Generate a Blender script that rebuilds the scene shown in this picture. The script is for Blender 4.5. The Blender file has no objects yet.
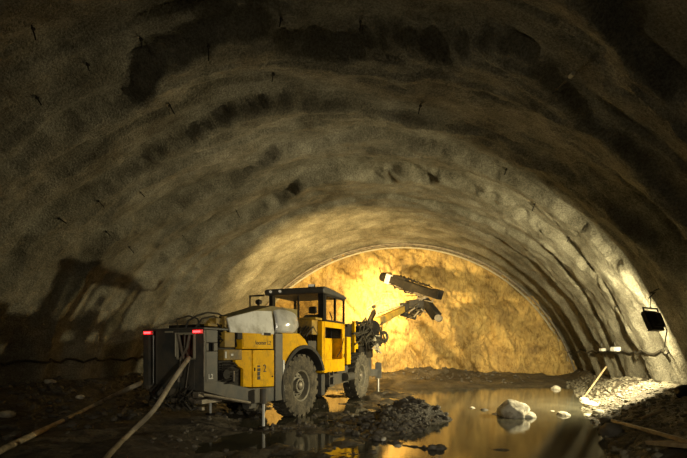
import bpy, bmesh, math, random
import numpy as np
from mathutils import Vector, Matrix

S = bpy.context.scene
COL = S.collection
random.seed(7)
R = math.radians

# ------------------------------------------------------------------ camera
F, HX, HY, CH = 458.0, 343.5, 350.0, 1.57
cam_d = bpy.data.cameras.new('camera'); cam = bpy.data.objects.new('camera', cam_d); COL.objects.link(cam)
cam.location = (0, 0, CH); cam.rotation_euler = (R(90), 0, 0)
cam_d.sensor_width = 36; cam_d.lens = 24.0; cam_d.shift_y = (HY-229)/687
cam_d.clip_end = 200
S.camera = cam

# ------------------------------------------------------------------ world, exposure
w = bpy.data.worlds.new('world'); S.world = w; w.use_nodes = True
w.node_tree.nodes['Background'].inputs[0].default_value = (1, .86, .55, 1)
w.node_tree.nodes['Background'].inputs[1].default_value = .007
S.view_settings.view_transform = 'Standard'; S.view_settings.look = 'None'
S.view_settings.exposure = 0.0; S.view_settings.gamma = 1

def aim(o, d): o.rotation_euler = Vector(d).to_track_quat('-Z', 'Y').to_euler()
# flood lamp on the right wall
FL = Vector((7.72, 11.38, 2.29)); FN = Vector((-.48, .80, -.34)).normalized()
ld = bpy.data.lights.new('flood_light', 'AREA'); ld.shape = 'RECTANGLE'; ld.size = .26; ld.size_y = .22
ld.energy = 1450; ld.color = (1, .86, .50)
lo = bpy.data.objects.new('flood_light', ld); COL.objects.link(lo); lo.location = FL + FN*.15; aim(lo, FN)
# work lamps of the drill rig, towards the rock face
def spot(name, loc, tgt, e, ang, blend=.6, size=.08, col=(1, .70, .27)):
    d = bpy.data.lights.new(name, 'SPOT'); d.energy = e; d.spot_size = R(ang); d.spot_blend = blend
    d.shadow_soft_size = size; d.color = col
    o = bpy.data.objects.new(name, d); COL.objects.link(o); o.location = loc; aim(o, Vector(tgt)-Vector(loc)); return o
LAMP_D = Vector((-.85, 12.05, 3.33))
spot('roof_rear_light', LAMP_D, LAMP_D+Vector((-.05, -.62, .78)), 160, 150, .5, .05, (1, .86, .55))
LAMP_A = Vector((-.95, 14.0, 3.22)); LAMP_B = Vector((.45, 16.9, 1.45)); LAMP_C = Vector((1.35, 20.3, 3.5))
spot('roof_work_light', LAMP_A, (.1, 24, 3.7), 8500, 97, .8)
spot('low_work_light', LAMP_B, (2.6, 24, 3.0), 500, 100, .9)
spot('boom_work_light', LAMP_C, (1.75, 24, 3.75), 4500, 74, 1)
# added weak fill behind the camera, standing in for unseen rig lighting
bd = bpy.data.lights.new('rear_fill_light', 'AREA'); bd.size = 1.2; bd.energy = 70; bd.color = (1, .88, .62)
bo = bpy.data.objects.new('rear_fill_light', bd); COL.objects.link(bo); bo.location = (-3.2, -3.5, 3.6); aim(bo, (.1, 1, -.3))
spot('rig_fill_spot', (3.4, -2.6, 2.3), (-.1, 11, 1.2), 1500, 54, 1, .12, (1, .90, .68))  # added spot from no known source, brightens the rig's side and rear

# ------------------------------------------------------------------ helpers
def px(x, y, Y): return Vector(((x-HX)/F*Y, Y, CH+(HY-y)/F*Y))

def _h(ix, iy, s):
    n = (ix.astype(np.int64)*374761393 + iy.astype(np.int64)*668265263 + s*974634777) & 0x7fffffff
    n = ((n ^ (n >> 13))*1274126177) & 0x7fffffff
    return ((n ^ (n >> 16)) & 0xffff)/65535.0
def vn(x, y, s=0):
    x = np.asarray(x, float); y = np.asarray(y, float)
    ix = np.floor(x); iy = np.floor(y); fx = x-ix; fy = y-iy
    fx = fx*fx*fx*(fx*(fx*6-15)+10); fy = fy*fy*fy*(fy*(fy*6-15)+10)
    a = _h(ix, iy, s); b = _h(ix+1, iy, s); c = _h(ix, iy+1, s); d = _h(ix+1, iy+1, s)
    return (a*(1-fx)+b*fx)*(1-fy)+(c*(1-fx)+d*fx)*fy*1.0
def fbm(x, y, o=4, s=0, g=.5):
    t = 0; a = 1; n = 0
    for k in range(o):
        t = t+a*(vn(x, y, s+k*17)-.5)*2; n += a; a *= g; x = x*2.03+11.3; y = y*2.01+5.7
    return t/n
def sst(a, b, x):
    t = np.clip((np.asarray(x, float)-a)/(b-a), 0, 1); return t*t*(3-2*t)

def tag(o, label=None, cat=None, group=None, kind=None):
    if label: o['label'] = label
    if cat: o['category'] = cat
    if group: o['group'] = group
    if kind: o['kind'] = kind
    return o
def empty(name, loc, label=None, cat=None, group=None):
    o = bpy.data.objects.new(name, None); COL.objects.link(o); o.location = loc
    o.empty_display_size = .1
    return tag(o, label, cat, group)

I4 = Matrix.Identity(4)
class MB:
    def __init__(s, M=I4): s.v = []; s.f = []; s.M = M
    def add(s, vs, fs, M=None):
        b = len(s.v); MM = s.M @ M if M is not None else s.M
        s.v += [MM @ Vector(p) for p in vs]; s.f += [tuple(b+i for i in q) for q in fs]; return s
    def box(s, x0, x1, y0, y1, z0, z1, M=None):
        vs = [(x, y, z) for x in (x0, x1) for y in (y0, y1) for z in (z0, z1)]
        return s.add(vs, [(0,1,3,2),(4,6,7,5),(0,4,5,1),(2,3,7,6),(0,2,6,4),(1,5,7,3)], M)
    def prism(s, pts, y0, y1, y0b=None, y1b=None):      # pts in (x,z), extruded in y
        n = len(pts); vs = [(x, y0, z) for x, z in pts]+[(x, y1, z) for x, z in pts]
        fs = [tuple(range(n)), tuple(range(2*n-1, n-1, -1))]+[(i, n+i, n+(i+1) % n, (i+1) % n) for i in range(n)]
        return s.add(vs, fs)
    def tube(s, pts, r, n=8, cap=True):
        pts = [Vector(p) for p in pts]; m = len(pts); vs = []; fs = []
        up = Vector((0, 0, 1)); 
        for i, p in enumerate(pts):
            d = (pts[min(i+1, m-1)]-pts[max(i-1, 0)]).normalized()
            a = d.cross(up)
            if a.length < .05: a = d.cross(Vector((1, 0, 0)))
            a.normalize(); b = d.cross(a); rr = r[i] if isinstance(r, (list, tuple)) else r
            vs += [p+a*rr*math.cos(2*math.pi*k/n)+b*rr*math.sin(2*math.pi*k/n) for k in range(n)]
        for i in range(m-1):
            fs += [(i*n+k, i*n+(k+1) % n, (i+1)*n+(k+1) % n, (i+1)*n+k) for k in range(n)]
        if cap: fs += [tuple(range(n)), tuple(range((m-1)*n, m*n))]
        return s.add(vs, fs)
    def cyl(s, a, b, r0, r1=None, n=16): return s.tube([a, b], [r0, r0 if r1 is None else r1], n)
    def beam(s, a, b, w0, h0, w1=None, h1=None):      # rectangular bar between two points
        a = Vector(a); b = Vector(b); d = (b-a).normalized(); sd = d.cross(Vector((0, 0, 1))).normalized(); u = sd.cross(d)
        w1 = w0 if w1 is None else w1; h1 = h0 if h1 is None else h1
        vs = []
        for p, ww, hh in ((a, w0, h0), (b, w1, h1)):
            vs += [p+sd*ww/2*i+u*hh/2*j for i, j in ((-1,-1),(1,-1),(1,1),(-1,1))]
        return s.add(vs, [(0,1,2,3),(7,6,5,4)]+[(i, 4+i, 4+(i+1) % 4, (i+1) % 4) for i in range(4)])
    def lathe(s, prof, c, ax='y', n=48):        # prof (radius, along)
        vs = []; fs = []; c = Vector(c)
        for k in range(n):
            t = 2*math.pi*k/n
            for r, a in prof: vs.append(c+Vector((r*math.cos(t), a, r*math.sin(t))))
        m = len(prof)
        for k in range(n):
            q = (k+1) % n
            fs += [(k*m+i, k*m+i+1, q*m+i+1, q*m+i) for i in range(m-1)]
        return s.add(vs, fs)
    def build(s, name, m, parent=None, smooth=False, bevel=0):
        off = parent_world(parent)
        me = bpy.data.meshes.new(name); me.from_pydata([tuple(v-off) for v in s.v], [], s.f)
        bm = bmesh.new(); bm.from_mesh(me); bmesh.ops.recalc_face_normals(bm, faces=bm.faces); bm.to_mesh(me); bm.free()
        if smooth:
            for p in me.polygons: p.use_smooth = True
            try: me.set_sharp_from_angle(angle=R(40))
            except Exception: pass
        me.materials.append(m); o = bpy.data.objects.new(name, me); COL.objects.link(o)
        if parent: o.parent = parent
        if bevel:
            b = o.modifiers.new('bevel', 'BEVEL'); b.width = bevel; b.segments = 2; b.limit_method = 'ANGLE'
        return o
def parent_world(p):
    v = Vector((0, 0, 0))
    while p: v += p.location; p = p.parent
    return v

# ------------------------------------------------------------------ materials
def mat(name, col, rough=.6, metal=0, col2=None, nscale=3, dirt=0, dirtcol=(.10, .08, .05), bump=0, bscale=30, emit=None, estr=0,
        lo=.4, hi=.65, alpha=None, trans=0, rough2=None, ior=1.45, spec=.5, dscale=2.2, speck=0, crack_shade=0):
    m = bpy.data.materials.new(name); m.use_nodes = True; nt = m.node_tree; N = nt.nodes; L = nt.links
    b = N['Principled BSDF']; b.inputs['Roughness'].default_value = rough; b.inputs['Metallic'].default_value = metal
    b.inputs['IOR'].default_value = ior; b.inputs['Specular IOR Level'].default_value = spec
    if trans: b.inputs['Transmission Weight'].default_value = trans
    co = N.new('ShaderNodeNewGeometry'); P = co.outputs['Position']
    def noise(sc, det=5, ro=.6):
        n = N.new('ShaderNodeTexNoise'); n.inputs['Scale'].default_value = sc; n.inputs['Detail'].default_value = det
        n.inputs['Roughness'].default_value = ro; L.new(P, n.inputs['Vector']); return n.outputs[0]
    def ramp(src, a, bb, ca, cb):
        r = N.new('ShaderNodeValToRGB'); L.new(src, r.inputs[0]); e = r.color_ramp.elements
        e[0].position = a; e[1].position = bb; e[0].color = (*ca, 1); e[1].color = (*cb, 1); return r.outputs[0]
    cur = ramp(noise(nscale), lo, hi, col, col2 or tuple(c*.78 for c in col))
    if dirt:
        r = ramp(noise(dscale, 9, .72), .5-dirt*.25, .78-dirt*.25, (0, 0, 0), (1, 1, 1))
        mx = N.new('ShaderNodeMix'); mx.data_type = 'RGBA'; L.new(r, mx.inputs[0]); L.new(cur, mx.inputs[6]); mx.inputs[7].default_value = (*dirtcol, 1)
        cur = mx.outputs[2]
    def mul(a_, c_):
        mx = N.new('ShaderNodeMix'); mx.data_type = 'RGBA'; mx.blend_type = 'MULTIPLY'; mx.inputs[0].default_value = 1; L.new(a_, mx.inputs[6]); L.new(c_, mx.inputs[7]); return mx.outputs[2]
    if speck: cur = mul(cur, ramp(noise(speck, 2, .9), .38, .62, (.52, .52, .50), (1, 1, 1)))
    if crack_shade:  # dark crack lines, with shade of the flatly lit relief put into the colour
        mp = N.new('ShaderNodeMapping'); mp.inputs['Rotation'].default_value = (0, R(25), 0); mp.inputs['Scale'].default_value = (1.6, .6, .5); L.new(P, mp.inputs[0])
        for sc, w0 in ((1.1, .03), (3.2, .045)):
            n = N.new('ShaderNodeTexNoise'); n.inputs['Scale'].default_value = sc; n.inputs['Detail'].default_value = 8; n.inputs['Roughness'].default_value = .68; n.inputs['Distortion'].default_value = .6
            L.new(mp.outputs[0], n.inputs[0]); sb = N.new('ShaderNodeMath'); sb.operation = 'SUBTRACT'; L.new(n.outputs[0], sb.inputs[0]); sb.inputs[1].default_value = .5+.07*(sc > 2)
            ab = N.new('ShaderNodeMath'); ab.operation = 'ABSOLUTE'; L.new(sb.outputs[0], ab.inputs[0]); cur = mul(cur, ramp(ab.outputs[0], 0, w0*.6, (.55, .50, .43), (1, 1, 1)))
    L.new(cur, b.inputs['Base Color'])
    if rough2 is not None:
        mr = N.new('ShaderNodeMapRange'); L.new(noise(nscale*.7), mr.inputs[0]); mr.inputs[1].default_value = .35; mr.inputs[2].default_value = .65
        mr.inputs[3].default_value = rough; mr.inputs[4].default_value = rough2; L.new(mr.outputs[0], b.inputs['Roughness'])
    if bump:
        bp = N.new('ShaderNodeBump'); bp.inputs['Strength'].default_value = bump; bp.inputs['Distance'].default_value = .03
        L.new(noise(bscale, 6, .65), bp.inputs['Height']); L.new(bp.outputs[0], b.inputs['Normal'])
    if emit:
        b.inputs['Emission Color'].default_value = (*emit, 1); b.inputs['Emission Strength'].default_value = estr
    if alpha is not None: b.inputs['Alpha'].default_value = alpha
    return m
M_shot = mat('shotcrete', (.38, .355, .275), .92, col2=(.24, .22, .165), nscale=1.3, dirt=.45, dirtcol=(.13, .115, .08), bump=2.2, bscale=22, speck=24, spec=.2, dscale=.8)
M_face = mat('rock_face', (.62, .44, .16), .88, col2=(.38, .26, .095), nscale=.55, dirt=.3, dirtcol=(.22, .15, .07), bump=2.2, bscale=4.5, crack_shade=1, spec=.25, dscale=.9)
M_mud = mat('muck', (.07, .058, .042), .75, col2=(.15, .125, .09), nscale=1.3, bump=2, bscale=16, rough2=.3, speck=10)
M_water = mat('muddy_water', (.075, .07, .048), .03, col2=(.045, .042, .03), nscale=1.5, bump=.04, bscale=9, ior=1.36, spec=.6)
M_rock = mat('pale_rock', (.72, .68, .56), .85, col2=(.32, .28, .21), nscale=6, bump=.8, bscale=18)
M_grav = mat('gravel', (.20, .18, .13), .85, col2=(.09, .08, .055), nscale=2.5, bump=.5, bscale=25)
M_dgrav = mat('dark_gravel', (.13, .115, .09), .7, col2=(.06, .05, .04), nscale=2.5, bump=.5, bscale=25)
M_yel = mat('yellow_paint', (.84, .48, .004), .5, col2=(.74, .40, .004), nscale=2, dirt=.06, dirtcol=(.34, .20, .03), spec=.08, dscale=6)
M_yeld = mat('dirty_yellow_paint', (.55, .33, .02), .6, col2=(.40, .25, .03), nscale=3, dirt=.6, dirtcol=(.13, .10, .05))
M_olive = mat('dusty_hood_top', (.28, .22, .06), .7, col2=(.20, .16, .06), nscale=3, dirt=.4)
M_grey = mat('dark_grey_paint', (.055, .057, .056), .5, col2=(.04, .042, .04), nscale=2, dirt=.4, dirtcol=(.12, .10, .07))
M_black = mat('black_steel', (.018, .016, .014), .6, dirt=.15, dirtcol=(.055, .045, .03), spec=.2)
M_silver = mat('pale_grey_panel', (.78, .78, .74), .5, col2=(.66, .66, .62), nscale=2, dirt=.2, dirtcol=(.26, .24, .17))
M_gloss = mat('glossy_pale_panel', (.75, .75, .72), .16, col2=(.66, .66, .62), metal=.15, nscale=2, dirt=.12, dirtcol=(.25, .23, .17))
M_tyre = mat('tyre_rubber', (.06, .054, .043), .9, col2=(.11, .095, .07), nscale=5, dirt=.5, dirtcol=(.17, .145, .10), dscale=5, speck=14)
M_rim = mat('muddy_rim', (.20, .18, .13), .6, metal=.2, col2=(.12, .11, .09), nscale=6)
M_rubber = mat('fender_rubber', (.03, .028, .024), .8, dirt=.1)
M_hose = mat('hydraulic_hose', (.03, .027, .022), .5, col2=(.07, .06, .04), nscale=8)
M_cable = mat('tan_cable', (.55, .47, .33), .7, col2=(.42, .35, .24), nscale=5, dirt=.3)
M_chrome = mat('chrome', (.8, .8, .78), .12, metal=1)
M_steel = mat('worn_steel', (.26, .23, .18), .5, metal=.4, col2=(.15, .12, .09), nscale=6)
M_rail = mat('pale_rail', (.40, .36, .26), .5)
M_red = mat('red_lens', (.5, .01, .01), .3, emit=(1, .03, .03), estr=9)
M_redo = mat('red_lamp_case', (.35, .02, .02), .4, emit=(1, .02, .02), estr=.5)
M_lens = mat('lamp_lens', (.8, .8, .7), .2, emit=(1, .85, .5), estr=14)
M_warm = mat('warm_lamp_lens', (.8, .7, .5), .2, emit=(1, .7, .3), estr=10)
M_warm2 = mat('dim_lamp_glass', (.7, .7, .6), .2, emit=(1, .86, .55), estr=.25)
M_pale = mat('off_lamp_glass', (.75, .75, .68), .2)
M_white = mat('white_marking_and_glint', (.75, .75, .70), .6)
M_ink = mat('dark_marking', (.03, .025, .02), .6)
M_wood = mat('weathered_timber', (.45, .35, .20), .75, col2=(.30, .22, .12), nscale=9, bump=.4, bscale=40)
M_seat = mat('seat_fabric', (.05, .05, .05), .9)
M_skinrust = mat('rusty_red', (.16, .05, .03), .8, col2=(.08, .03, .02))
def glassmat():
    m = bpy.data.materials.new('dusty_cab_glass'); m.use_nodes = True; nt = m.node_tree; N = nt.nodes; L = nt.links
    out = N['Material Output']; N.remove(N['Principled BSDF'])
    t = N.new('ShaderNodeBsdfTransparent'); t.inputs[0].default_value = (.93, .91, .84, 1)
    g = N.new('ShaderNodeBsdfGlossy'); g.inputs['Roughness'].default_value = .08
    d = N.new('ShaderNodeBsdfDiffuse'); d.inputs[0].default_value = (.28, .24, .17, 1)
    n = N.new('ShaderNodeTexNoise'); n.inputs['Scale'].default_value = 3; n.inputs['Detail'].default_value = 7
    ge = N.new('ShaderNodeNewGeometry'); L.new(ge.outputs['Position'], n.inputs['Vector'])
    mr = N.new('ShaderNodeMapRange'); mr.inputs[1].default_value = .35; mr.inputs[2].default_value = .75; mr.inputs[3].default_value = .01; mr.inputs[4].default_value = .18
    L.new(n.outputs[0], mr.inputs[0])
    m1 = N.new('ShaderNodeMixShader'); m2 = N.new('ShaderNodeMixShader'); m1.inputs[0].default_value = .07
    L.new(t.outputs[0], m1.inputs[1]); L.new(g.outputs[0], m1.inputs[2]); L.new(mr.outputs[0], m2.inputs[0])
    L.new(m1.outputs[0], m2.inputs[1]); L.new(d.outputs[0], m2.inputs[2]); L.new(m2.outputs[0], out.inputs[0]); return m
M_glass = glassmat()

# ------------------------------------------------------------------ tunnel lining
RAD, ZC, YF = 9.28, -2.2, 24.0
def cx(Y): return 3.17+.241*(Y-YF)
STEP = 1.9
def disp(phi, Y):          # outward offset of the sprayed lining, phi 0 = right springline, pi = left
    s = phi*RAD
    up = np.sin(np.clip(phi, 0, math.pi))
    warp = .42*fbm(s*.22, Y*.25, 3, 5)*(1+1.4*sst(.75, 1, up)*sst(19, 9, Y)) + .07*fbm(s*1.1, Y*1.1, 2, 9)
    ph = (Y-YF+.1)/STEP+warp/STEP*1.5
    k = np.floor(ph); fr = ph-k
    # crest at the rib, hollow behind it that opens quickly and closes slowly
    prof = np.where(fr < .26, np.sin(fr/.26*math.pi/2), .5+.5*np.cos((fr-.26)/.74*math.pi))+.22*np.sin(fr*4*math.pi+1+k)*vn(s*.3, k*5.1, 12)
    amp = (.30+.14*fbm(s*.35, k*3.1, 2, 21))*(1-.5*sst(.8, 1, up))
    near = sst(19, 10, Y)
    step = .13*(vn(s*.16, k*7.3, 31)-.5)*near
    big = .13*fbm(s*.30, Y*.75, 3, 41)*(.35+1.0*near)
    # ragged overbreak ledges in the crown
    q = fbm(s*.17, Y*.85, 4, 77)
    q2 = fbm(s*.26, Y*1.35, 4, 99)
    cr = sst(21, 13, Y)*(.22+.78*sst(.35, .75, up))
    w3 = (.20+.35*sst(.5, .95, up))*fbm(s*.26, Y*.3, 3, 131)+.13*fbm(s*.9, Y*.8, 3, 137)+.05*fbm(s*3, Y*2.5, 3, 139)
    p3 = (Y+w3*2.2)/2.15; k3 = np.floor(p3); f3 = p3-k3
    saw = np.where(f3 < .86, sst(0, .95, f3/.86), 1-sst(.86, 1, f3))
    ledge = cr*(.20+.20*vn(s*.35, k3*4.7, 141))*saw + .10*sst(-.02, .06, q)*cr + .05*sst(.02, .08, q2)*near*sst(.2, .7, up)
    fine = .045*fbm(s*1.5, Y*3.2, 4, 61)+.028*fbm(s*5.5, Y*6.5, 3, 67)
    return amp*prof*(1-.6*cr)+step+big+ledge+fine-.05
def lining_point(phi, Y, extra=0):
    r = RAD+float(disp(np.array(phi), np.array(Y)))+extra
    return Vector((cx(Y)+r*math.cos(phi), Y, ZC+r*math.sin(phi)))
def grid_obj(name, X, Y, Z, m, flip=False):
    nr, nc = X.shape
    me = bpy.data.meshes.new(name); co = np.stack([X, Y, Z], -1).reshape(-1, 3)
    i = np.arange((nr-1)*(nc-1)); r = i//(nc-1); c = i % (nc-1); a = r*nc+c
    q = np.stack([a, a+1, a+nc+1, a+nc], -1)
    if flip: q = q[:, ::-1]
    me.vertices.add(nr*nc); me.vertices.foreach_set('co', co.ravel())
    me.loops.add(q.size); me.loops.foreach_set('vertex_index', q.ravel().astype(np.int32))
    me.polygons.add(len(q)); me.polygons.foreach_set('loop_start', np.arange(0, q.size, 4, dtype=np.int32))
    me.polygons.foreach_set('use_smooth', np.ones(len(q), bool)); me.update(calc_edges=True)
    me.materials.append(m); o = bpy.data.objects.new(name, me); COL.objects.link(o); return o
NP, NY = 560, 520
ph = np.linspace(.12-.33, math.pi-.12+.33, NP); yy = np.linspace(-5, YF+.35, NY)
PH, YY = np.meshgrid(ph, yy)
D = disp(PH, YY); RR = RAD+D
lin = grid_obj('ceiling', cx(YY)+RR*np.cos(PH), YY, ZC+RR*np.sin(PH), M_shot, True)
tag(lin, 'arched grey-brown shotcrete lining of the tunnel with ribbed wavy rounds', 'tunnel lining', kind='structure')

# rock face
rr = np.linspace(0, RAD+.35, 200); pp = np.linspace(-.25, math.pi+.25, 420)
RG, PG = np.meshgrid(rr, pp)
fxx = 3.17+RG*np.cos(PG); fzz = ZC+RG*np.sin(PG)
rot = fxx*.86+fzz*.5
crag = np.abs(fbm(rot*.9, (fzz-fxx*.4)*.55, 4, 201))
dY = .6*fbm(fxx*.25, fzz*.3, 3, 203)-.55*crag-.22*np.abs(fbm(fxx*2.5, fzz*1.6, 3, 207))+.05*fbm(fxx*7, fzz*6, 3, 211)
ridge = sst(.10, .32, fbm(fxx*.55+fzz*.35, fzz*.28-fxx*.1, 3, 219))*.28
face = grid_obj('wall_face', fxx, YF+.12+dY-ridge+.25*sst(.6, 0, fzz)*-1.5, fzz, M_face)
tag(face, 'blasted ochre rock face closing the end of the tunnel', 'rock face', kind='structure')

# ------------------------------------------------------------------ ground
def ground(X, Y):
    X = np.asarray(X, float); Y = np.asarray(Y, float)
    u = (X-cx(Y))/8.9
    n1 = fbm(X*.55, Y*.55, 4, 301); n2 = fbm(X*2.1, Y*2.1, 4, 307); n3 = fbm(X*6, Y*6, 3, 311)
    z = -.10+.035*n1
    e = X-(.15+.47*Y)+.35*n1
    z = np.maximum(z, -.10+.72*sst(0, 2.6, e))
    z = z+.05*n2*sst(0, .8, e)+.035*n3*sst(0, .8, e)
    l = sst(-1.6, -3.4, X-(Y-8)*.05)                       # muck to the left of the rig
    z = z+l*(.22+.10*n1+.05*n2+.03*n3)+.55*sst(-.66, -.95, u)
    mid = sst(1.5, .2, X-(Y-8)*.16)*(1-l)*sst(24, 17, Y)
    z = z+mid*(.062+.12*n1+.05*n2+.02*n3)
    # heap between rig and puddle, with a tail towards the camera
    def g(x0, y0, sx, sy, h): return h*np.exp(-((X-x0)/sx)**2-((Y-y0)/sy)**2)
    z = z+g(1.45, 10.3, .62, .6, .46)*(1+.25*n2+.2*n3)+g(1.0, 9.2, .55, .7, .22)*(1+.5*n2)+g(.55, 8.0, .6, .6, .10)*(1+n2)+g(1.45, 7.4, .45, .4, .10)*(1+n2*1.5)+g(2.1, 10.4, .35, .3, .2)
    z = z+g(-1.0, 6.9, 1.3, .6, .10)*(1+1.3*n2)+g(.5, 6.5, .5, .4, .10)*(1+1.5*n2)+g(2.5, 7.2, .5, .2, .09)*(1+n2)+g(2.1, 8.3, .35, .2, .08)*(1+n2)
    z = z+g(1.3, 15.5, 1.5, 1.6, .13)*(1+n2)+g(3.2, 19.2, 2.0, 1.0, .12)*(1+.6*n1)
    z = z+g(4.8, 23.2, 2.2, .55, .25)*(1+.6*n2)
    far = sst(18.2, 23.2, Y+.6*n1)
    z = z+far*(.46+.12*n1+.08*n2+.03*n3)
    return z
gx = np.linspace(-14.5, 14.5, 470); gy = np.concatenate([np.linspace(-5, 5.5, 60)[:-1], np.linspace(5.5, 13, 190)[:-1], np.linspace(13, 25.5, 190)])
GX, GY = np.meshgrid(gx, gy)
GX = GX+cx(GY)-cx(12.)
floor = grid_obj('floor', GX, GY, ground(GX, GY), M_mud); tag(floor, 'dark wet muck floor of the tunnel', 'ground', kind='structure')
def gz(x, y): return float(ground(np.array([x]), np.array([y]))[0])
wx = np.linspace(-5.5, 9.5, 3); wy = np.linspace(-2, 23.2, 3); WX, WY = np.meshgrid(wx, wy)
pud = grid_obj('puddle', WX, WY, WX*0, M_water)
tag(pud, 'wide shallow brown puddle reflecting the lit rock face beside the rig', 'puddle')

# loose stones: one mesh per kind of stuff
ICO = None
def ico(sub):
    bm = bmesh.new(); bmesh.ops.create_icosphere(bm, subdivisions=sub, radius=1)
    v = np.array([x.co[:] for x in bm.verts]); f = [tuple(p.index for p in q.verts) for q in bm.faces]; bm.free(); return v, f
I1 = ico(1); I2 = ico(3)
def stones(name, pts, m, label, cat):
    V = []; Fc = []; b = 0; rs = np.random.RandomState(len(pts))
    for x, y, r in pts:
        v = I1[0]*(1+.5*(rs.rand(len(I1[0]), 1)-.5))*np.array([1+.5*rs.rand(), .8+.4*rs.rand(), .55+.3*rs.rand()])*r
        a = rs.rand()*6.28; c, s_ = math.cos(a), math.sin(a)
        v = np.stack([v[:, 0]*c-v[:, 1]*s_, v[:, 0]*s_+v[:, 1]*c, v[:, 2]], -1)+np.array([x, y, gz(x, y)+r*.22])
        V.append(v); Fc += [tuple(b+i for i in f) for f in I1[1]]; b += len(v)
    me = bpy.data.meshes.new(name); me.from_pydata(np.concatenate(V).tolist(), [], Fc); me.materials.append(m)
    o = bpy.data.objects.new(name, me); COL.objects.link(o); tag(o, label, cat, kind='stuff'); return o
rs = np.random.RandomState(3)
def scatter(n, fn, rmin, rmax):
    out = []; t = 0
    while len(out) < n and t < n*60:
        t += 1; x, y = fn()
        z = gz(x, y)
        if z < .0: continue
        if abs(x-cx(y)) > 8.75: continue
        out.append((x, y, rmin+(rmax-rmin)*rs.rand()**3.5))
    return out
def right_bank():
    y = 6+rs.rand()**1.0*15; e = rs.rand()**1.2*3.6; return (.35+.47*y+e, y)
stones('gravel', scatter(4200, right_bank, .010, .06), M_grav, 'pale loose gravel on the bank along the right wall', 'gravel')
def left_bank():
    y = 7+rs.rand()*12; return (cx(y)-8.6+rs.rand()**1.3*4.8, y)
stones('rubble', scatter(1500, left_bank, .02, .11), M_dgrav, 'dark rubble along the foot of the left wall', 'rubble')
def mid_heap():
    if rs.rand() < .5: return (1.2+rs.randn()*.75, 9.6+rs.randn()*1.1)
    if rs.rand() < .4: return (rs.rand()*10-1, 20.2+rs.rand()*3.2)
    return (-3+rs.rand()*5, 6.8+rs.rand()*6)
stones('muck_stones', scatter(1700, mid_heap, .012, .08), M_dgrav, 'dark stones on the muck heap between rig and puddle', 'stones')

def rock(p, r, name, label, m=M_rock, seed=1, squash=.7, group=None):
    v = I2[0]; rs2 = np.random.RandomState(seed); o3 = rs2.rand(3)*50
    d = 1+.10*fbm(v[:, 0]*5+v[:, 2]*4, v[:, 1]*5-v[:, 2]*3, 3, seed+9)+.28*fbm(v[:, 0]*1.4+o3[0]+v[:, 2]*1.1, v[:, 1]*1.4+o3[1]-v[:, 2]*.9, 4, seed)+.12*np.round(2*fbm(v[:, 0]*2+o3[2], v[:, 1]*2+v[:, 2]*2, 2, seed+3))/2
    v = v*d[:, None]*np.array([1.15, .9, squash])*r
    me = bpy.data.meshes.new(name); me.from_pydata(v.tolist(), [], I2[1]); me.materials.append(m)
    for q in me.polygons: q.use_smooth = True
    o = bpy.data.objects.new(name, me); COL.objects.link(o)
    o.location = (p[0], p[1], max(gz(p[0], p[1]), -.06)+r*squash*.55); o.rotation_euler.z = rs2.rand()*6
    tag(o, label, 'rock', group); return o
def gp(x, y, z=0.0):      # ground position under a picture point
    Y = (CH-z)*F/(y-HY); return ((x-HX)/F*Y, Y)
ROCKS = [
 (513, 416, .36, 'large pale boulder standing in the puddle', .75), (527, 417, .19, 'pale block leaning against the large boulder on its right', .6),
 (498, 414, .13, 'mid-sized pale stone touching the large boulder on its left', .5), (484, 410, .12, 'dark flat stone in the puddle left of the boulder', .5),
 (472, 408, .10, 'small pale stone at the left end of the row of rocks in the puddle', .6), (512, 423, .09, 'low flat stone just in front of the large boulder', .4),
 (563, 415, .16, 'pale rock in the puddle close to the right bank', .6), (553, 411, .09, 'small stone at the left side of the rock near the right bank', .5),
 (541, 408, .07, 'little stone alone between the boulder and the right bank', .5), (556, 389, .17, 'pale stone at the far edge of the puddle near the rock face', .7),
 (590, 404, .17, 'pale lump at the water edge of the right bank', .6), (598, 412, .14, 'bright rubble lump on the right bank beside the water', .6),
 (584, 396, .15, 'bright stone on the bank beside the foot of the leaning pole', .6), (607, 421, .13, 'pale lump beside the end of the dark steel bar', .6),
 (437, 412, .07, 'small pale stone on the tip of the muck heap', .8), (383, 441, .06, 'bright little stone in the shallow water below the muck heap', .6),
 (398, 446, .07, 'flat shiny stone at the bottom edge near the muck heap', .4), (372, 452, .08, 'dark stone in the orange reflection at the bottom edge', .5),
 (50, 396, .12, 'pale stone in the rubble at the left wall foot, larger one', .6), (7, 410, .13, 'pale stone at the far left edge of the rubble', .6),
 (80, 398, .09, 'small pale stone in the left rubble nearer the rig', .6)]
for i, (a, b, r, l, sq) in enumerate(ROCKS):
    z = .0 if 370 < a < 575 else .12
    if i >= 18: z = .35
    p = gp(a, b, z); rock(p, r, 'rock', l, M_rock if 'dark' not in l else M_dgrav, 40+i, sq)

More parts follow.
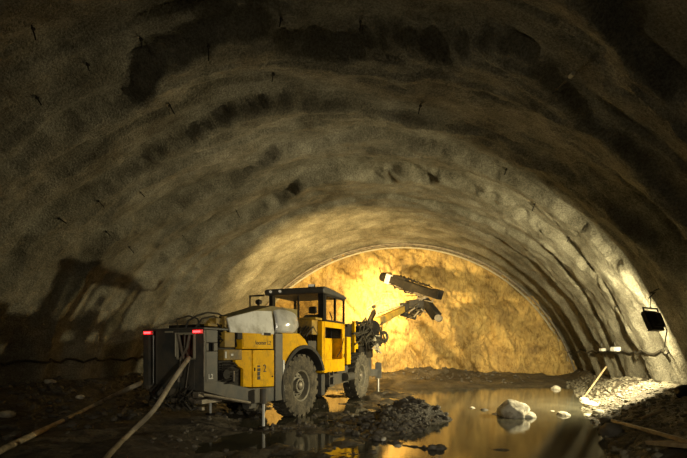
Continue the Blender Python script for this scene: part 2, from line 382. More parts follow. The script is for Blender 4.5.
# ------------------------------------------------------------------ steel arch, pipes on the wall
def arch(r, Y, rad, a0=.26, a1=math.pi-.26, n=90):
    return [Vector((cx(Y)+r*math.cos(a), Y, ZC+r*math.sin(a))) for a in np.linspace(a0, a1, n)]
sa = empty('steel_arch', (cx(23.6)+8.9, 23.6, .3), 'thin lattice steel arch set against the rock face edge', 'arch')
mb = MB(); mb.tube(arch(9.02, 23.45, .03), .05, 6); mb.build('inner_chord', M_rail, sa, True)
mb = MB(); mb.tube(arch(9.18, 23.30, .03), .045, 6); mb.tube(arch(9.18, 23.6, .03), .045, 6); mb.build('outer_chord', M_steel, sa, True)
mb = MB(); A = arch(9.02, 23.45, 0, n=71); B = arch(9.18, 23.30, 0, n=71)
for i in range(70): mb.tube([A[i], B[i+1]] if i % 2 else [B[i], A[i+1]], .018, 4)
mb.build('lacing', M_steel, sa)
def wall_line(name, z, ys, side, m, r, label, cat):
    pts = []
    for i, Y in enumerate(ys):
        phi = math.asin((z-ZC)/(RAD)); phi = phi if side > 0 else math.pi-phi
        p = lining_point(phi, Y, -.10); p.z = z+.05*math.sin(i*1.7)+.02*math.sin(i*4.1); pts.append(p)
    mb = MB(); mb.tube(pts, r, 8); return tag(mb.build(name, m, None, True), label, cat)
wall_line('wall_cable', 1.5, np.linspace(12.4, 23.3, 48), 1, M_hose, .035, 'dark cable strung along the ribs of the right wall', 'cable')
wall_line('wall_pipe', 1.26, np.linspace(9.5, 22, 60), -1, M_black, .035, 'dark line running along the lower left wall behind the rig', 'pipe')
# junction boxes on the right wall
def jbox(pxx, Y, label, sc=1):
    phi = math.asin((1.62-ZC)/RAD); p = lining_point(phi, Y, -.16)
    t = empty('junction_box', p, label, 'junction box')
    mb = MB(Matrix.Translation(p)); mb.box(-.09*sc, .09*sc, -.16*sc, .16*sc, -.08*sc, .08*sc); mb.build('casing', M_pale, t, bevel=.01)
    mb = MB(Matrix.Translation(p)); mb.box(-.13*sc, -.09*sc, -.12*sc, .12*sc, -.06*sc, .06*sc); mb.build('lid', M_white, t)
    mb = MB(Matrix.Translation(p)); mb.tube([(0, .05, .08), (0, .07, .25), (.06, .1, .34)], .015, 6); mb.build('conduit', M_hose, t, True)
jbox(617, 16.4, 'white junction box hanging on the cable nearer the flood lamp'); jbox(608, 17.7, 'smaller pale junction box on the cable farther from the flood lamp', .7)

# ------------------------------------------------------------------ rock bolts
def ray_lining(x, y):
    a = (x-HX)/F; b = (HY-y)/F
    # X=aY, Z=CH+bY ; (aY-cx)^2+(Z-ZC)^2=R^2
    c0 = 3.17-.241*YF; A1 = a-.241; k = CH-ZC
    qa = A1*A1+b*b; qb = 2*(-A1*c0+b*k); qc = c0*c0+k*k-RAD*RAD
    Y = (-qb+math.sqrt(qb*qb-4*qa*qc))/(2*qa); return Y, math.atan2(CH+b*Y-ZC, a*Y-cx(Y))
BOLTS = [(37, 35, 'at the far top left, long and slanting'), (147, 57, 'in the upper left crown with a bent tip'), (96, 82, 'below the upper left ledge'),
 (46, 113, 'low in the dark upper left corner'), (170, 109, 'at mid left above the long ridge line'), (210, 47, 'left of the crown centre'),
 (283, 36, 'in the crown above the rig cab'), (358, 44, 'straight in the crown at the centre of the picture'), (276, 88, 'in the crown below the shorter centre one'),
 (421, 104, 'right of the crown centre'), (106, 210, 'on the left ridge line, lower of the hooked pair'), (145, 200, 'with a hooked tip on the left haunch'),
 (133, 250, 'on the left haunch in a dark stain'), (115, 241, 'on the left haunch just above the dark stain'), (188, 243, 'on the left haunch nearest the lit arc'),
 (240, 217, 'close above the glow over the rig hood'), (66, 227, 'on the lower left wall near the shadowed ledge'), (502, 178, 'at the top of the bright right haunch'),
 (533, 205, 'on the bright right haunch, second down'), (566, 241, 'on the bright right haunch, long dark one'), (585, 268, 'on the right ribs above the middle'),
 (584, 291, 'on the right ribs nearest the steel arch'), (614, 309, 'on the right ribs left of the flood lamp'), (648, 296, 'just above the flood lamp'),
 (580, 349, 'low on the right wall beside the cable')]
for i, (x, y, l) in enumerate(BOLTS):
    Y, phi = ray_lining(x, y); p = lining_point(phi, Y, .02)
    n = Vector((-math.cos(phi), 0, -math.sin(phi))); L = random.uniform(.18, .32)
    d = (n+Vector((random.uniform(-.3, .3), random.uniform(-.35, .35), random.uniform(-.3, .3)))).normalized()
    t = empty('rock_bolt', p, 'dark rock bolt '+l, 'rock bolt')
    mb = MB(); mb.tube([p-n*.15, p+d*L*.7, p+d*L], .012, 6); mb.build('rod', M_black, t, True)
    mb = MB(); mb.cyl(p+d*L*.25, p+d*L*.33, .035, .03, 6); mb.build('nut', M_black, t)
Y, phi = ray_lining(550, 97); p = lining_point(phi, Y, .02); tip = px(573, 74, Y-.9)
t = empty('drill_steel', p, 'long rod with a pale tip jutting down from the dark upper right crown', 'rod')
mb = MB(); mb.tube([p, tip], .018, 6); mb.build('rod', M_black, t, True)
dd = (tip-p).normalized(); mb = MB(); mb.tube([tip-dd*.12, tip+dd*.02], .032, 8); mb.build('tip', M_rail, t, True)

# ------------------------------------------------------------------ flood lamp
fl = empty('flood_lamp', FL, 'square black flood lamp hanging by its bracket on the bright right wall', 'flood lamp')
Mf = Matrix.Translation(FL) @ FN.to_track_quat('Y', 'Z').to_matrix().to_4x4() @ Matrix.Scale(1.12, 4)
mb = MB(Mf)
mb.prism([(-.27, -.22), (.27, -.22), (.29, .18), (.24, .24), (-.24, .24), (-.29, .18)], -.02, .08)
for k in range(9): x = -.22+k*.055; mb.box(x-.008, x+.008, -.09, -.02, -.17, .18)
mb.box(-.13, .13, -.13, -.02, -.12, .12)
mb.build('housing', M_black, fl, bevel=.012)
mb = MB(Mf); mb.box(-.23, .23, .08, .095, -.18, .18); mb.build('lens', M_lens, fl)
mb = MB(Mf); mb.tube([(-.31, 0, 0), (-.31, -.02, .30), (.31, -.02, .30), (.31, 0, 0)], .018, 6); mb.build('bracket', M_black, fl)
mb = MB(); top = Mf @ Vector((0, -.02, .30))
mb.tube([top, top+Vector((.02, 0, .2)), top+Vector((0, .02, .38)), top+Vector((.25, .05, .5))], .012, 6); mb.build('hanger', M_black, fl, True)
mb = MB(); c0 = Mf @ Vector((.1, -.13, -.05)); pw = lining_point(math.asin((1.75-ZC)/RAD), 12.3, -.1)
mb.tube([c0, c0+Vector((.05, -.05, -.25)), (c0+pw)/2+Vector((0, 0, -.35)), pw], .014, 6); mb.build('power_cord', M_hose, fl, True)

# ------------------------------------------------------------------ drill rig
RO = Vector((-2.43, 7.97, 0)); FO = Vector((-.50, 11.7, 0))
def frame(o, yaw):   # x forward, y left, z up
    d = Vector((math.sin(R(yaw)), math.cos(R(yaw)), 0)); l = Vector((-d.y, d.x, 0))
    m = Matrix((( d.x, l.x, 0, o.x), (d.y, l.y, 0, o.y), (0, 0, 1, o.z), (0, 0, 0, 1))); return m
MR = frame(RO, 28); MF = frame(FO, 21)
rig = empty('drill_rig', (-.9, 11.2, 0), 'yellow and grey two boom tunnel drilling rig standing in the muck', 'drilling rig')
def P(M=I4): return MB(M)

# tail housing: left column, recess, main plate with an opening, side plate
m = P(MR)
m.box(0, .5, 1.40, 1.56, .88, 1.93)               # left column
m.box(0, .05, 0, .22, .85, 1.93); m.box(0, .05, .62, 1.18, .85, 1.93); m.box(0, .05, .22, .62, .85, 1.42); m.box(0, .05, .22, .62, 1.84, 1.93)
m.box(.05, .34, 0, .04, .98, 1.55); m.box(.05, .34, 0, .04, 1.70, 1.93); m.box(.05, .12, 0, .04, 1.55, 1.70); m.box(.24, .34, 0, .04, 1.55, 1.70)
m.box(0, .5, 1.18, 1.22, .88, 1.93)
m.box(0, .62, .0, 1.56, 1.93, 1.97)
m.box(.30, .34, .04, 1.40, .9, 1.9)
m.build('tail_housing', M_grey, rig, bevel=.01)
m = P(MR); m.box(.12, .14, .2, .66, 1.4, 1.86); m.build('tail_recess', M_skinrust, rig)
m = P(MR)
m.tube([(-.02, .60, 1.85), (-.03, .52, 1.60), (-.05, .42, 1.40), (-.06, .48, 1.1)], .03, 8)
m.tube([(-.02, .32, 1.84), (-.02, .38, 1.62), (-.05, .5, 1.42), (-.06, .55, 1.0)], .025, 8)
m.tube([(-.02, .45, 1.86), (.02, .48, 1.6), (-.05, .3, 1.42), (-.08, .33, .9), (-.02, .5, .72)], .02, 8)
m.build('tail_hose', M_steel, rig, True)
for y in (.13, 1.40):
    m = P(MR); m.box(-.035, 0, y-.11, y+.11, 1.86, 1.925); tl = m.build('tail_light', M_redo, rig)
    m = P(MR); m.box(-.045, -.035, y-.085, y+.085, 1.875, 1.91); m.build('lens', M_red, tl)
m = P(MR); m.tube([(-.03, 1.24, .95), (-.03, 1.24, 1.84)], .012, 6); m.build('chrome_rod', M_chrome, rig, True)
m = P(MR); m.tube([(-.012, -.012, 1.1), (-.012, -.012, 1.9)], .010, 6); m.build('edge_trim', M_steel, rig, True)
m = P(MR); m.tube([(-.03, .66, 1.45), (-.03, .66, 1.88)], .014, 6); m.build('hinge_rod', M_rail, rig, True)
for q in ((-.02, 0, .75, .95, 1.885, 1.915), (-.02, 0, 1.27, 1.33, 1.88, 1.91)): m = P(MR); m.box(*q); m.build('nameplate', M_rail, rig)
m = P(MR)
m.box(-.03, .0, .19, .23, 1.40, 1.87); m.box(-.03, .0, .61, .65, 1.40, 1.87); m.box(-.03, .0, .19, .65, 1.84, 1.88); m.box(-.03, 0, .19, .65, 1.40, 1.43)
m.build('opening_frame', M_rail, rig, bevel=.005)
# low tail brackets and hose clutter
m = P(MR)
for y, z, a in ((.18, .78, .07), (.45, .72, .08), (.75, .80, .09), (.98, .72, .07), (1.2, .78, .1), (1.42, .86, .05)):
    m.box(-.02, .12, y-a, y+a, z-a*.8, z+a*.8)
m.box(0, .5, .05, 1.5, .62, .70); m.box(.05, .12, .1, 1.45, .50, .56)
for k in range(7): m.cyl((-.06, .15+k*.19, .66+.05*(k % 3)), (.06, .15+k*.19, .66+.05*(k % 3)), .035, n=10)
m.build('tail_bracket', M_steel, rig, bevel=.006)
m = P(MR); rnd = random.Random(5)
for k in range(16):
    y = .1+rnd.random()*1.35; z = .95-rnd.random()*.2; m.tube([(-.02, y, z), (-.10-rnd.random()*.08, y+.1*(rnd.random()-.5), z-.12), (-.08, y+.25*(rnd.random()-.5), z-.28), (.02, y+.3*(rnd.random()-.5), .56)], .016+.01*rnd.random(), 6)
m.build('hose_bundle', M_hose, rig, True)
# hose loops on top of the tail
m = P(MR)
m.tube([(.1, .55, 1.97), (.12, .5, 2.10), (.25, .42, 2.20), (.45, .35, 2.27), (.68, .3, 2.26), (.9, .26, 2.15), (1.0, .22, 2.0)], .018, 8)
m.tube([(.1, .75, 1.97), (.12, .8, 2.14), (.25, .62, 2.20), (.35, .5, 2.15), (.40, .5, 1.97)], .016, 8)
m.tube([(.15, .35, 1.97), (.25, .3, 2.14), (.5, .25, 2.2), (.7, .2, 2.12), (.8, .2, 1.97)], .016, 8)
m.build('top_hose', M_hose, rig, True)
m = P(MR)
m.box(.42, .58, .12, .3, 1.97, 2.16); m.box(.58, .66, .06, .14, 1.85, 2.2); m.cyl((.30, .2, 2.06), (.46, .2, 2.06), .05); m.box(.2, .45, .10, .20, 2.0, 2.05); m.cyl((.62, .05, 2.08), (.62, .3, 2.08), .05)
m.build('valve_block', M_yeld, rig, bevel=.008)
m = P(MR)
for k in range(14):
    x = .36+rnd.random()*.5; m.tube([(x, .06+.1*rnd.random(), 1.75+.3*rnd.random()), (x+.12, .02+.08*rnd.random(), 1.7+.4*rnd.random()), (x+.22*rnd.random(), .1, 1.6+.3*rnd.random())], .016, 6)
m.box(.38, .95, .12, 1.3, 1.0, 2.05)
m.build('engine_block', M_black, rig)
# chassis side with raised tail
m = P(MR)
m.prism([(0, .85), (.05, 1.02), (.30, 1.02), (1.25, .81), (2.35, .77), (2.35, .48), (1.25, .50)], 0, .10)
m.prism([(.1, .80), (.30, .95), (1.25, .78), (2.35, .75), (3.5, .9), (4.1, .9), (4.1, .55), (2.35, .48), (1.25, .50)], .35, 1.45)
m.prism([(0, .85), (.30, 1.02), (1.25, .81), (2.35, .77), (2.35, .48), (1.25, .50)], 1.5, 1.6)
m.build('chassis', M_grey, rig, bevel=.01)
m = P(MR); m.tube([(-.05, -.03, .80), (.5, -.035, .68), (1.2, -.03, .53)], .03, 8); m.build('side_rail', M_steel, rig, True)
# yellow engine side
m = P(MR); m.prism([(1.30, .83), (2.0, .80), (2.0, 1.57), (1.30, 1.57)], -.02, .06); pn = m.build('side_door', M_yel, rig, bevel=.008)
for q in ((1.34, 1.36, -.035, -.02, 1.15, 1.22), (1.92, 1.95, -.035, -.02, 1.0, 1.03)): m = P(MR); m.box(*q); m.build('latch', M_black, pn)
m = P(MR); m.prism([(1.02, .86), (1.28, .83), (1.28, 1.57), (.80, 1.57), (.80, 1.33), (.90, 1.25), (1.02, 1.2)], -.01, .06); m.build('side_panel', M_yel, rig, bevel=.008)
m = P(MR); m.box(1.0, 2.0, 0, .4, 1.59, 1.91); m.box(1.02, 1.4, -.01, .02, 1.62, 1.88); up_ = m.build('upper_panel', M_yel, rig, bevel=.012)
m = P(MR); m.box(.48, .98, -.02, .2, 1.38, 1.58); m.box(.52, .80, 0, .2, 1.62, 1.90); m.build('step_box', M_yeld, rig, bevel=.012)
for q in ((.50, .54, -.03, -.02, 1.42, 1.54), (.66, .72, -.03, -.02, 1.46, 1.50), (1.6, 1.66, -.01, 0, 1.88, 1.915)): m = P(MR); m.box(*q); m.build('reflector', M_white, rig)
for q in ((1.68, 1.9, -.01, .1, 1.87, 1.93), (.86, 1.0, -.01, .1, 1.78, 1.90)): m = P(MR); m.box(*q); m.build('vent', M_black, rig)
m = P(MR); m.box(.42, 1.0, .06, .1, .85, 1.38)
for k in range(10):
    z = .95+.04*k; m.tube([(.45, .02, z), (.6+.1*rnd.random(), -.01, z+.05*rnd.random()), (.85+.1*rnd.random(), .02, z+.1*rnd.random())], .015, 6)
m.cyl((.55, -.02, 1.12), (.55, .1, 1.12), .09); m.cyl((.78, -.02, 1.02), (.78, .1, 1.02), .07)
m.build('engine_bay', M_black, rig)
m = P(MR); m.tube([(.74, -.02, .98), (.74, -.02, 1.18)], .02, 8); m.build('filter', M_steel, rig, True)
# centre post and fender
m = P(MR); m.box(2.03, 2.30, -.03, .12, .48, 1.93); m.build('post', M_grey, rig, bevel=.012)
hub = (3.20, .06, .75)
def arc(r, a0, a1, n=18): return [(hub[0]+r*math.cos(a), hub[2]+r*math.sin(a)) for a in np.linspace(R(a0), R(a1), n)]
m = P(MR); ao = arc(.98, 185, 88); m.prism([(2.32, 1.96), (2.30, .8), (2.26, .55)]+ao[::1][1:]+[(3.15, 1.96)] if False else [(2.32, 1.95)]+[(2.30, 1.2)]+[q for q in arc(.90, 165, 75)]+[(3.22, 1.82), (2.98, 1.95)], -.01, .5)
m.build('fender_panel', M_yel, rig, bevel=.012)
m = P(MR); a1 = arc(.94, 200, 20, 26); a2 = arc(.86, 200, 20, 26)
for i in range(25):
    m.add([(a1[i][0], -.05, a1[i][1]), (a1[i+1][0], -.05, a1[i+1][1]), (a2[i+1][0], -.05, a2[i+1][1]), (a2[i][0], -.05, a2[i][1]),
           (a1[i][0], .55, a1[i][1]), (a1[i+1][0], .55, a1[i+1][1]), (a2[i+1][0], .55, a2[i+1][1]), (a2[i][0], .55, a2[i][1])],
          [(0,1,2,3),(4,5,6,7),(0,1,5,4),(3,2,6,7)]+([(0,3,7,4)] if i == 0 else [])+([(1,2,6,5)] if i == 24 else []))
m.build('fender', M_rubber, rig)
m = P(MR); m.box(2.30, 2.36, -.04, .02, .62, 1.35); m.build('mud_strip', M_silver, rig)
# hood
m = P(MR)
def hoodface(pts, y0): return [(x, y0, z) for x, z in pts]
prof = [(.68, 1.90), (2.05, 1.90), (2.02, 2.50), (.62, 2.17)]
m.add([(x, .0+(z-1.9)*.12, z) for x, z in prof]+[(x, .03+(z-1.9)*.12, z) for x, z in prof], [(0,1,2,3),(4,5,6,7),(0,1,5,4),(1,2,6,5),(2,3,7,6),(3,0,4,7)])
m.build('hood_side', M_silver, rig, bevel=.01)
m = P(MR)
m.add([(.66, .05, 2.18), (2.02, .06, 2.51), (3.0, .06, 2.51), (.98, .58, 2.24), (2.0, .52, 2.54), (3.0, 1.40, 2.53),
       (.66, .05, 1.9), (2.02, .06, 1.9), (3.0, .06, 1.9), (.98, .58, 1.9), (2.0, .52, 1.9), (3.0, 1.40, 1.9)],
      [(0,1,4,3),(1,2,5,4),(6,7,10,9),(7,8,11,10),(0,3,9,6),(3,4,10,9),(4,5,11,10),(5,2,8,11),(0,1,7,6),(1,2,8,7)])
m.box(.98, 3.0, .5, 1.5, 1.2, 1.93)
m.build('hood_top', M_olive, rig)
# bulging glossy rear quarter cover
m = P(MR); vs = []; fs = []; nu, nv = 12, 12
for i in range(nu):
    for j in range(nv):
        u = i/(nu-1); v = j/(nv-1)
        xl = 2.06+.02*v; xr = 2.98-.38*max(0, .3-v)/.3*.6
        vs.append((xl+(xr-xl)*u, .02-.16*math.sin(math.pi*u*.85+.3)*math.sin(math.pi*(v*.8+.15))+.1*v*v, 1.94+v*.57-.03*u*v))
for i in range(nu-1):
    for j in range(nv-1): a = i*nv+j; fs.append((a, a+1, a+nv+1, a+nv))
m.add(vs, fs); o = m.build('curved_cover', M_gloss, rig, True); s_ = o.modifiers.new('solid', 'SOLIDIFY'); s_.thickness = .02
m = P(MR); m.cyl((2.7, .95, 2.45), (2.7, .95, 2.66), .03); m.lathe([(.0, -.07), (.05, -.06), (.07, 0), (.05, .06), (0, .07)], (2.7, .95, 2.70), n=14); m.build('beacon', M_black, rig, True)
# wheels
def wheel(M, c, side, name='wheel', Rt=.75, W=.46):
    # c = centre of outer face; side=+1 means tyre extends to +y (left) from c
    def ay(a): return c[1]+side*a
    m = P(M); m.lathe([(.0, ay(.12)), (.10, ay(.12)), (.12, ay(.07)), (.17, ay(.07)), (.18, ay(.14)), (.30, ay(.17)), (.34, ay(.05)), (.385, ay(.03)), (.385, ay(W-.04)), (.0, ay(W-.1))], (c[0], 0, c[2]), n=40)
    for k in range(10):
        t = 2*math.pi*k/10; x = c[0]+.235*math.cos(t); z = c[2]+.235*math.sin(t); m.cyl((x, ay(.17), z), (x, ay(.12), z), .018, n=6)
    rim = m.build(name, M_rim, rig, True)
    m = P(M); prof = [(.375, .03), (.42, .0), (.52, -.015), (.62, .0), (.69, .03), (.705, .08), (.71, W/2), (.705, W-.08), (.69, W-.03), (.6, W), (.45, W), (.375, W-.03)]
    m.lathe([(r*Rt/.75, ay(a)) for r, a in prof], (c[0], 0, c[2]), n=56)
    n = 22
    for k in range(n):
        for sd in (0, 1):
            t = 2*math.pi*(k+.5*sd)/n; dt = 2*math.pi/n*.30
            aa = (.0, .22) if sd == 0 else (W-.22, W)
            q = []
            for (rr0, a, tt) in ((.60, aa[0] if sd == 0 else aa[1], t), (.75, (aa[0]+.03) if sd == 0 else (aa[1]-.03), t), (.75, aa[1] if sd == 0 else aa[0], t+.09), (.69, aa[1] if sd == 0 else aa[0], t+.09)):
                for s2 in (-1, 1): q.append((c[0]+rr0*Rt/.75*math.cos(tt+s2*dt), ay(a), c[2]+rr0*Rt/.75*math.sin(tt+s2*dt)))
            m.add(q, [(0,1,3,2),(2,3,5,4),(4,5,7,6),(0,2,4,6),(1,3,5,7),(0,1,7,6)])
    m.build('tyre', M_tyre, rim, True)
    m = P(M); m.lathe([(0, ay(.03)), (.05, ay(.03)), (.09, ay(.06)), (.10, ay(.12))], (c[0], 0, c[2]), n=20); m.build('hub', M_steel, rim, True)
wheel(MR, (3.20, .04, .73), 1); wheel(MR, (3.20, 1.95, .73), -1)
wheel(MF, (3.29, .05, .74), 1); wheel(MF, (3.29, 1.95, .74), -1)
m = P(MR); m.cyl((3.12, .3, .75), (3.12, 1.7, .75), .14); m.box(2.9, 3.34, .8, 1.2, .55, .95); m.build('axle', M_black, rig, True)
m = P(MF); m.cyl((3.29, .3, .75), (3.29, 1.7, .75), .14); m.box(3.05, 3.5, .8, 1.2, .55, .95); m.build('axle', M_black, rig, True)
# middle clutter between hood and cab, articulation joint
m = P(MF)
m.box(-.65, -.2, .12, .9, 1.55, 1.80)
m.box(-.75, .0, .5, 1.2, .6, 1.3); m.cyl((-.35, .9, .5), (-.35, .9, 1.35), .16)
m.build('articulation_joint', M_grey, rig, bevel=.012)
m = P(MF)
for k in range(9): m.tube([(-.75, .15+.08*k, 1.9), (-.45, .1+.08*k, 2.15+.03*(k % 3)), (-.15, .12+.07*k, 1.95), (.0, .15+.07*k, 1.7)], .022, 6)
m.build('hose_bundle', M_hose, rig, True)
m = P(MF); m.box(-.50, -.12, .1, .5, 1.95, 2.32); m.box(-.5, -.1, .0, .55, 2.32, 2.38); m.build('tank', M_yeld, rig, bevel=.02)
m = P(MF); m.box(-.16, -.03, -.02, .12, 1.02, 2.30); m.box(-.03, .02, -.03, .02, 1.0, 2.30); m.build('corner_post', M_yel, rig, bevel=.012)
# steps and lower clutter
m = P(MF)
m.box(-.1, .12, .02, .3, .42, .95); m.box(.25, .55, -.05, .2, .60, .66); m.box(.25, .55, -.05, .2, .85, .9); m.box(.25, .28, -.05, .2, .6, 1.0); m.box(.52, .55, -.05, .2, .6, 1.0)
m.box(.7, 1.4, .05, .4, .62, .92); m.cyl((1.5, .0, .8), (2.1, .0, .8), .12); m.box(1.4, 2.3, .2, 1.7, .6, 1.1)
m.build('step', M_grey, rig, bevel=.008)
m = P(MF); m.box(-.2, 5.0, .55, 1.45, .62, 1.15); m.box(3.9, 5.0, .3, 1.7, .7, 1.5); m.build('front_frame', M_grey, rig, bevel=.015)
# cab
CL = 1.5; CW = 1.6
m = P(MF)
m.box(0, CL, 0, .05, 1.0, 1.32); m.box(0, .06, 0, .05, 1.32, 2.31); m.box(CL-.18, CL, 0, .05, 1.32, 2.31); m.box(0, CL, 0, .05, 2.16, 2.31)
m.box(0, .06, .05, .35, 1.0, 2.3); m.box(0, CL, 0, CW, .98, 1.03); m.box(CL-.06, CL, .0, CW, 1.0, 1.9); m.box(0, CL, CW-.05, CW, 1.0, 2.0); m.box(0, .06, .3, CW, 1.0, 1.95)
m.box(.75, 1.3, .3, .8, 1.03, 1.9)
cb = m.build('cab_body', M_yel, rig, bevel=.01)
m = P(MF)
for x in (.0, .78, CL-.05): m.box(x, x+.05, 0, .05, 2.31, 3.02)
m.box(0, CL, 0, .05, 2.31, 2.36); m.box(0, CL, 0, .05, 2.97, 3.03)
m.box(0, .16, CW-.10, CW, 1.95, 3.02); m.box(-.03, .16, .0, .15, 2.31, 3.02); m.box(.78, .83, .0, .05, 2.3, 3.0)
m.box(0, .05, .1, CW-.05, 1.95, 2.0)
m.build('window_frame', M_black, rig)
for q in ((0, .05, .72, .76, 1.95, 3.0), (CL-.06, CL, CW-.06, CW, 1.9, 3.02)): m = P(MF); m.box(*q); m.build('window_bar', M_black, rig)
m = P(MF); m.box(.02, .03, .15, CW-.1, 2.0, 3.0); m.build('rear_window', M_glass, rig)
m = P(MF); m.box(CL-.03, CL-.02, .06, CW-.06, 1.92, 3.0); m.build('windscreen', M_glass, rig)
m = P(MF)
rf = []; 
m.prism([(-.10, 3.02), (CL+.06, 3.02), (CL+.06, 3.08), (CL-.2, 3.12), (.15, 3.2), (-.05, 3.19), (-.12, 3.14)], -.04, CW+.08)
m.build('cab_roof', M_grey, rig, bevel=.03)
for y in (1.2, 1.48):
    m = P(MF); m.lathe([(0, 0), (.035, 0), (.045, .02)], (0, 0, 0), n=12)
    m.v = []; m.f = []; m.cyl((-.15, y, 3.11), (-.11, y, 3.11), .035, n=12); m.build('roof_lamp', M_warm2, rig, True)
# roof mesh guard hanging under the roof, seat, seated controls
m = P(MF); m.box(.75, .9, .45, .95, 1.95, 2.55); m.box(.6, 1.1, .45, .95, 1.9, 2.0); m.box(.78, .88, .58, .82, 2.58, 2.78); m.build('seat', M_seat, rig, bevel=.04)
m = P(MF); m.box(.1, .5, .15, .6, 1.9, 2.25); m.build('control_console', M_black, rig, bevel=.02)
for q in ([(1.2, .3, 1.9), (1.25, .3, 2.5), (1.1, .3, 2.62)], [(1.1, .6, 1.9), (1.15, .65, 2.45)]): m = P(MF); m.tube(q, .02, 6); m.build('control_lever', M_black, rig, True)
m = P(MF); m.tube([(.85, -.02, 1.38), (1.1, -.04, 1.55), (1.3, -.04, 1.9)], .012, 6); m.build('door_handle', M_black, rig, True)
m = P(MF); m.tube([(-.15, 2.1, 2.5), (-.15, 2.1, 3.02), (-.15, 1.66, 3.02)], .03, 6); m.build('mirror_bracket', M_black, rig)
# front: superstructure behind booms
m = P(MF)
m.box(1.6, 2.0, .05, 1.6, 1.2, 2.25); m.box(2.0, 2.5, .1, .3, 1.5, 2.35)
m.build('hose_tower', M_black, rig, bevel=.01)
m = P(MF); m.box(1.62, 1.95, -.02, .04, 1.15, 1.95); m.box(2.35, 2.43, .0, .1, 1.5, 2.45); m.box(2.6, 2.95, .1, .5, 1.6, 1.85); m.build('front_panel', M_yel, rig, bevel=.01)
m = P(MF)
m.box(3.6, 4.6, .3, .7, 1.5, 2.2); m.box(4.2, 5.0, .25, .6, 1.3, 2.0); m.cyl((4.6, .1, 1.9), (4.6, .6, 1.9), .22); m.cyl((4.3, .1, 2.3), (4.8, .5, 2.4), .16); m.cyl((3.0, .2, 2.2), (4.2, .3, 2.3), .13)
m.box(2.6, 4.4, .9, 1.3, 1.5, 2.2)
m.cyl((4.2, .0, 2.35), (5.2, .4, 2.35), .24, .17); m.cyl((4.9, .0, 1.85), (5.2, .5, 2.2), .2); m.box(4.5, 5.3, .1, .5, 1.95, 2.3)
m.build('boom_base', M_black, rig, bevel=.01)
m = P(MF)
for k in range(70):
    x0 = 2.2+rnd.random()*2.6; y0 = rnd.random()*.5-.12; z0 = 1.7+rnd.random()*.8
    x1 = x0+.4+rnd.random()*.9; m.tube([(x0, y0, z0), ((x0*2+x1)/3, y0-.12*rnd.random(), z0+.28*(rnd.random()-.2)), ((x0+x1*2)/3, y0-.1*rnd.random(), z0+.3*(rnd.random()-.5)), (x1, y0+.2*rnd.random(), 1.7+.7*rnd.random())], .018+.018*rnd.random(), 6)
m.build('boom_hose', M_hose, rig, True)
m = P(MF)
for k in range(10):
    x0 = 3.9+rnd.random()*.9; z0 = 1.5+rnd.random()*.6; m.tube([(x0, 0, z0), (x0+.15, -.12, z0-.15*rnd.random()), (x0+.35*rnd.random(), -.05, z0+.3*(rnd.random()-.5))], .022, 6)
m.cyl((4.0, -.1, 2.0), (4.45, -.1, 1.55), .045); m.cyl((4.4, -.1, 1.85), (4.9, .05, 1.5), .04)
m.build('fitting', M_rail, rig, True)
c = px(384, 337, 17.0)
m = P(); vv = []
for rr_ in (.20, .15): m.tube([c+Vector((rr_*.75*math.cos(t), .1*math.cos(t), rr_*math.sin(t))) for t in np.linspace(0, 2*math.pi, 25)], .03, 6)
m.build('hose_coil', M_hose, rig, True)
# boom 1: yellow arm
b0 = px(377, 322, 16.8); b1 = px(403, 309, 18.6); b2 = px(421, 303, 19.0)
m = P(); m.beam(b0, b1, .26, .30, .22, .22); boom = m.build('boom_arm', M_yeld, rig, bevel=.02)
m = P(); m.beam(b0+Vector((0, 0, .3)), b1+Vector((0, 0, .16)), .05, .04); m.build('boom_edge', M_rail, boom)
m = P(); m.beam(b1, px(412, 308, 18.8), .30, .34); m.cyl(px(404, 303, 18.7), px(404, 316, 18.7), .17); m.beam(px(408, 305, 18.7), px(424, 303, 18.9), .34, .36); m.cyl(px(413, 314, 18.6), px(423, 306, 19.1), .15); m.cyl(px(402, 314, 18.8), px(416, 318, 18.6), .09)
m.build('boom_joint', M_black, rig, bevel=.015)
m = P()
for k in range(22):
    q = px(398+rnd.random()*24, 303+rnd.random()*10, 18.5+rnd.random()*.5); e = px(402+rnd.random()*22, 306+rnd.random()*14, 18.4+rnd.random()*.6)
    m.tube([q, (q+e)/2+Vector((.1*rnd.random(), -.1, .2*(rnd.random()-.6))), e], .022, 6)
m.build('boom_hose', M_hose, rig, True)
for (a, b_) in (((409, 312), (415, 308)), ((414, 317), (419, 311)), ((419, 300), (428, 297)), ((421, 309), (426, 313))):
    m = P(); m.tube([px(a[0], a[1], 18.35), px(b_[0], b_[1], 18.4)], .03, 6); m.build('fitting', M_steel, rig, True)
m = P(); m.beam(px(424, 300, 18.9), px(437, 317, 18.3), .30, .32, .34, .34); m.build('boom_head', M_black, rig, bevel=.03)
m = P(); m.cyl(px(438, 318, 18.05), px(439.5, 318.6, 18.6), .14, n=14); m.build('rock_drill_head', M_steel, rig, True)
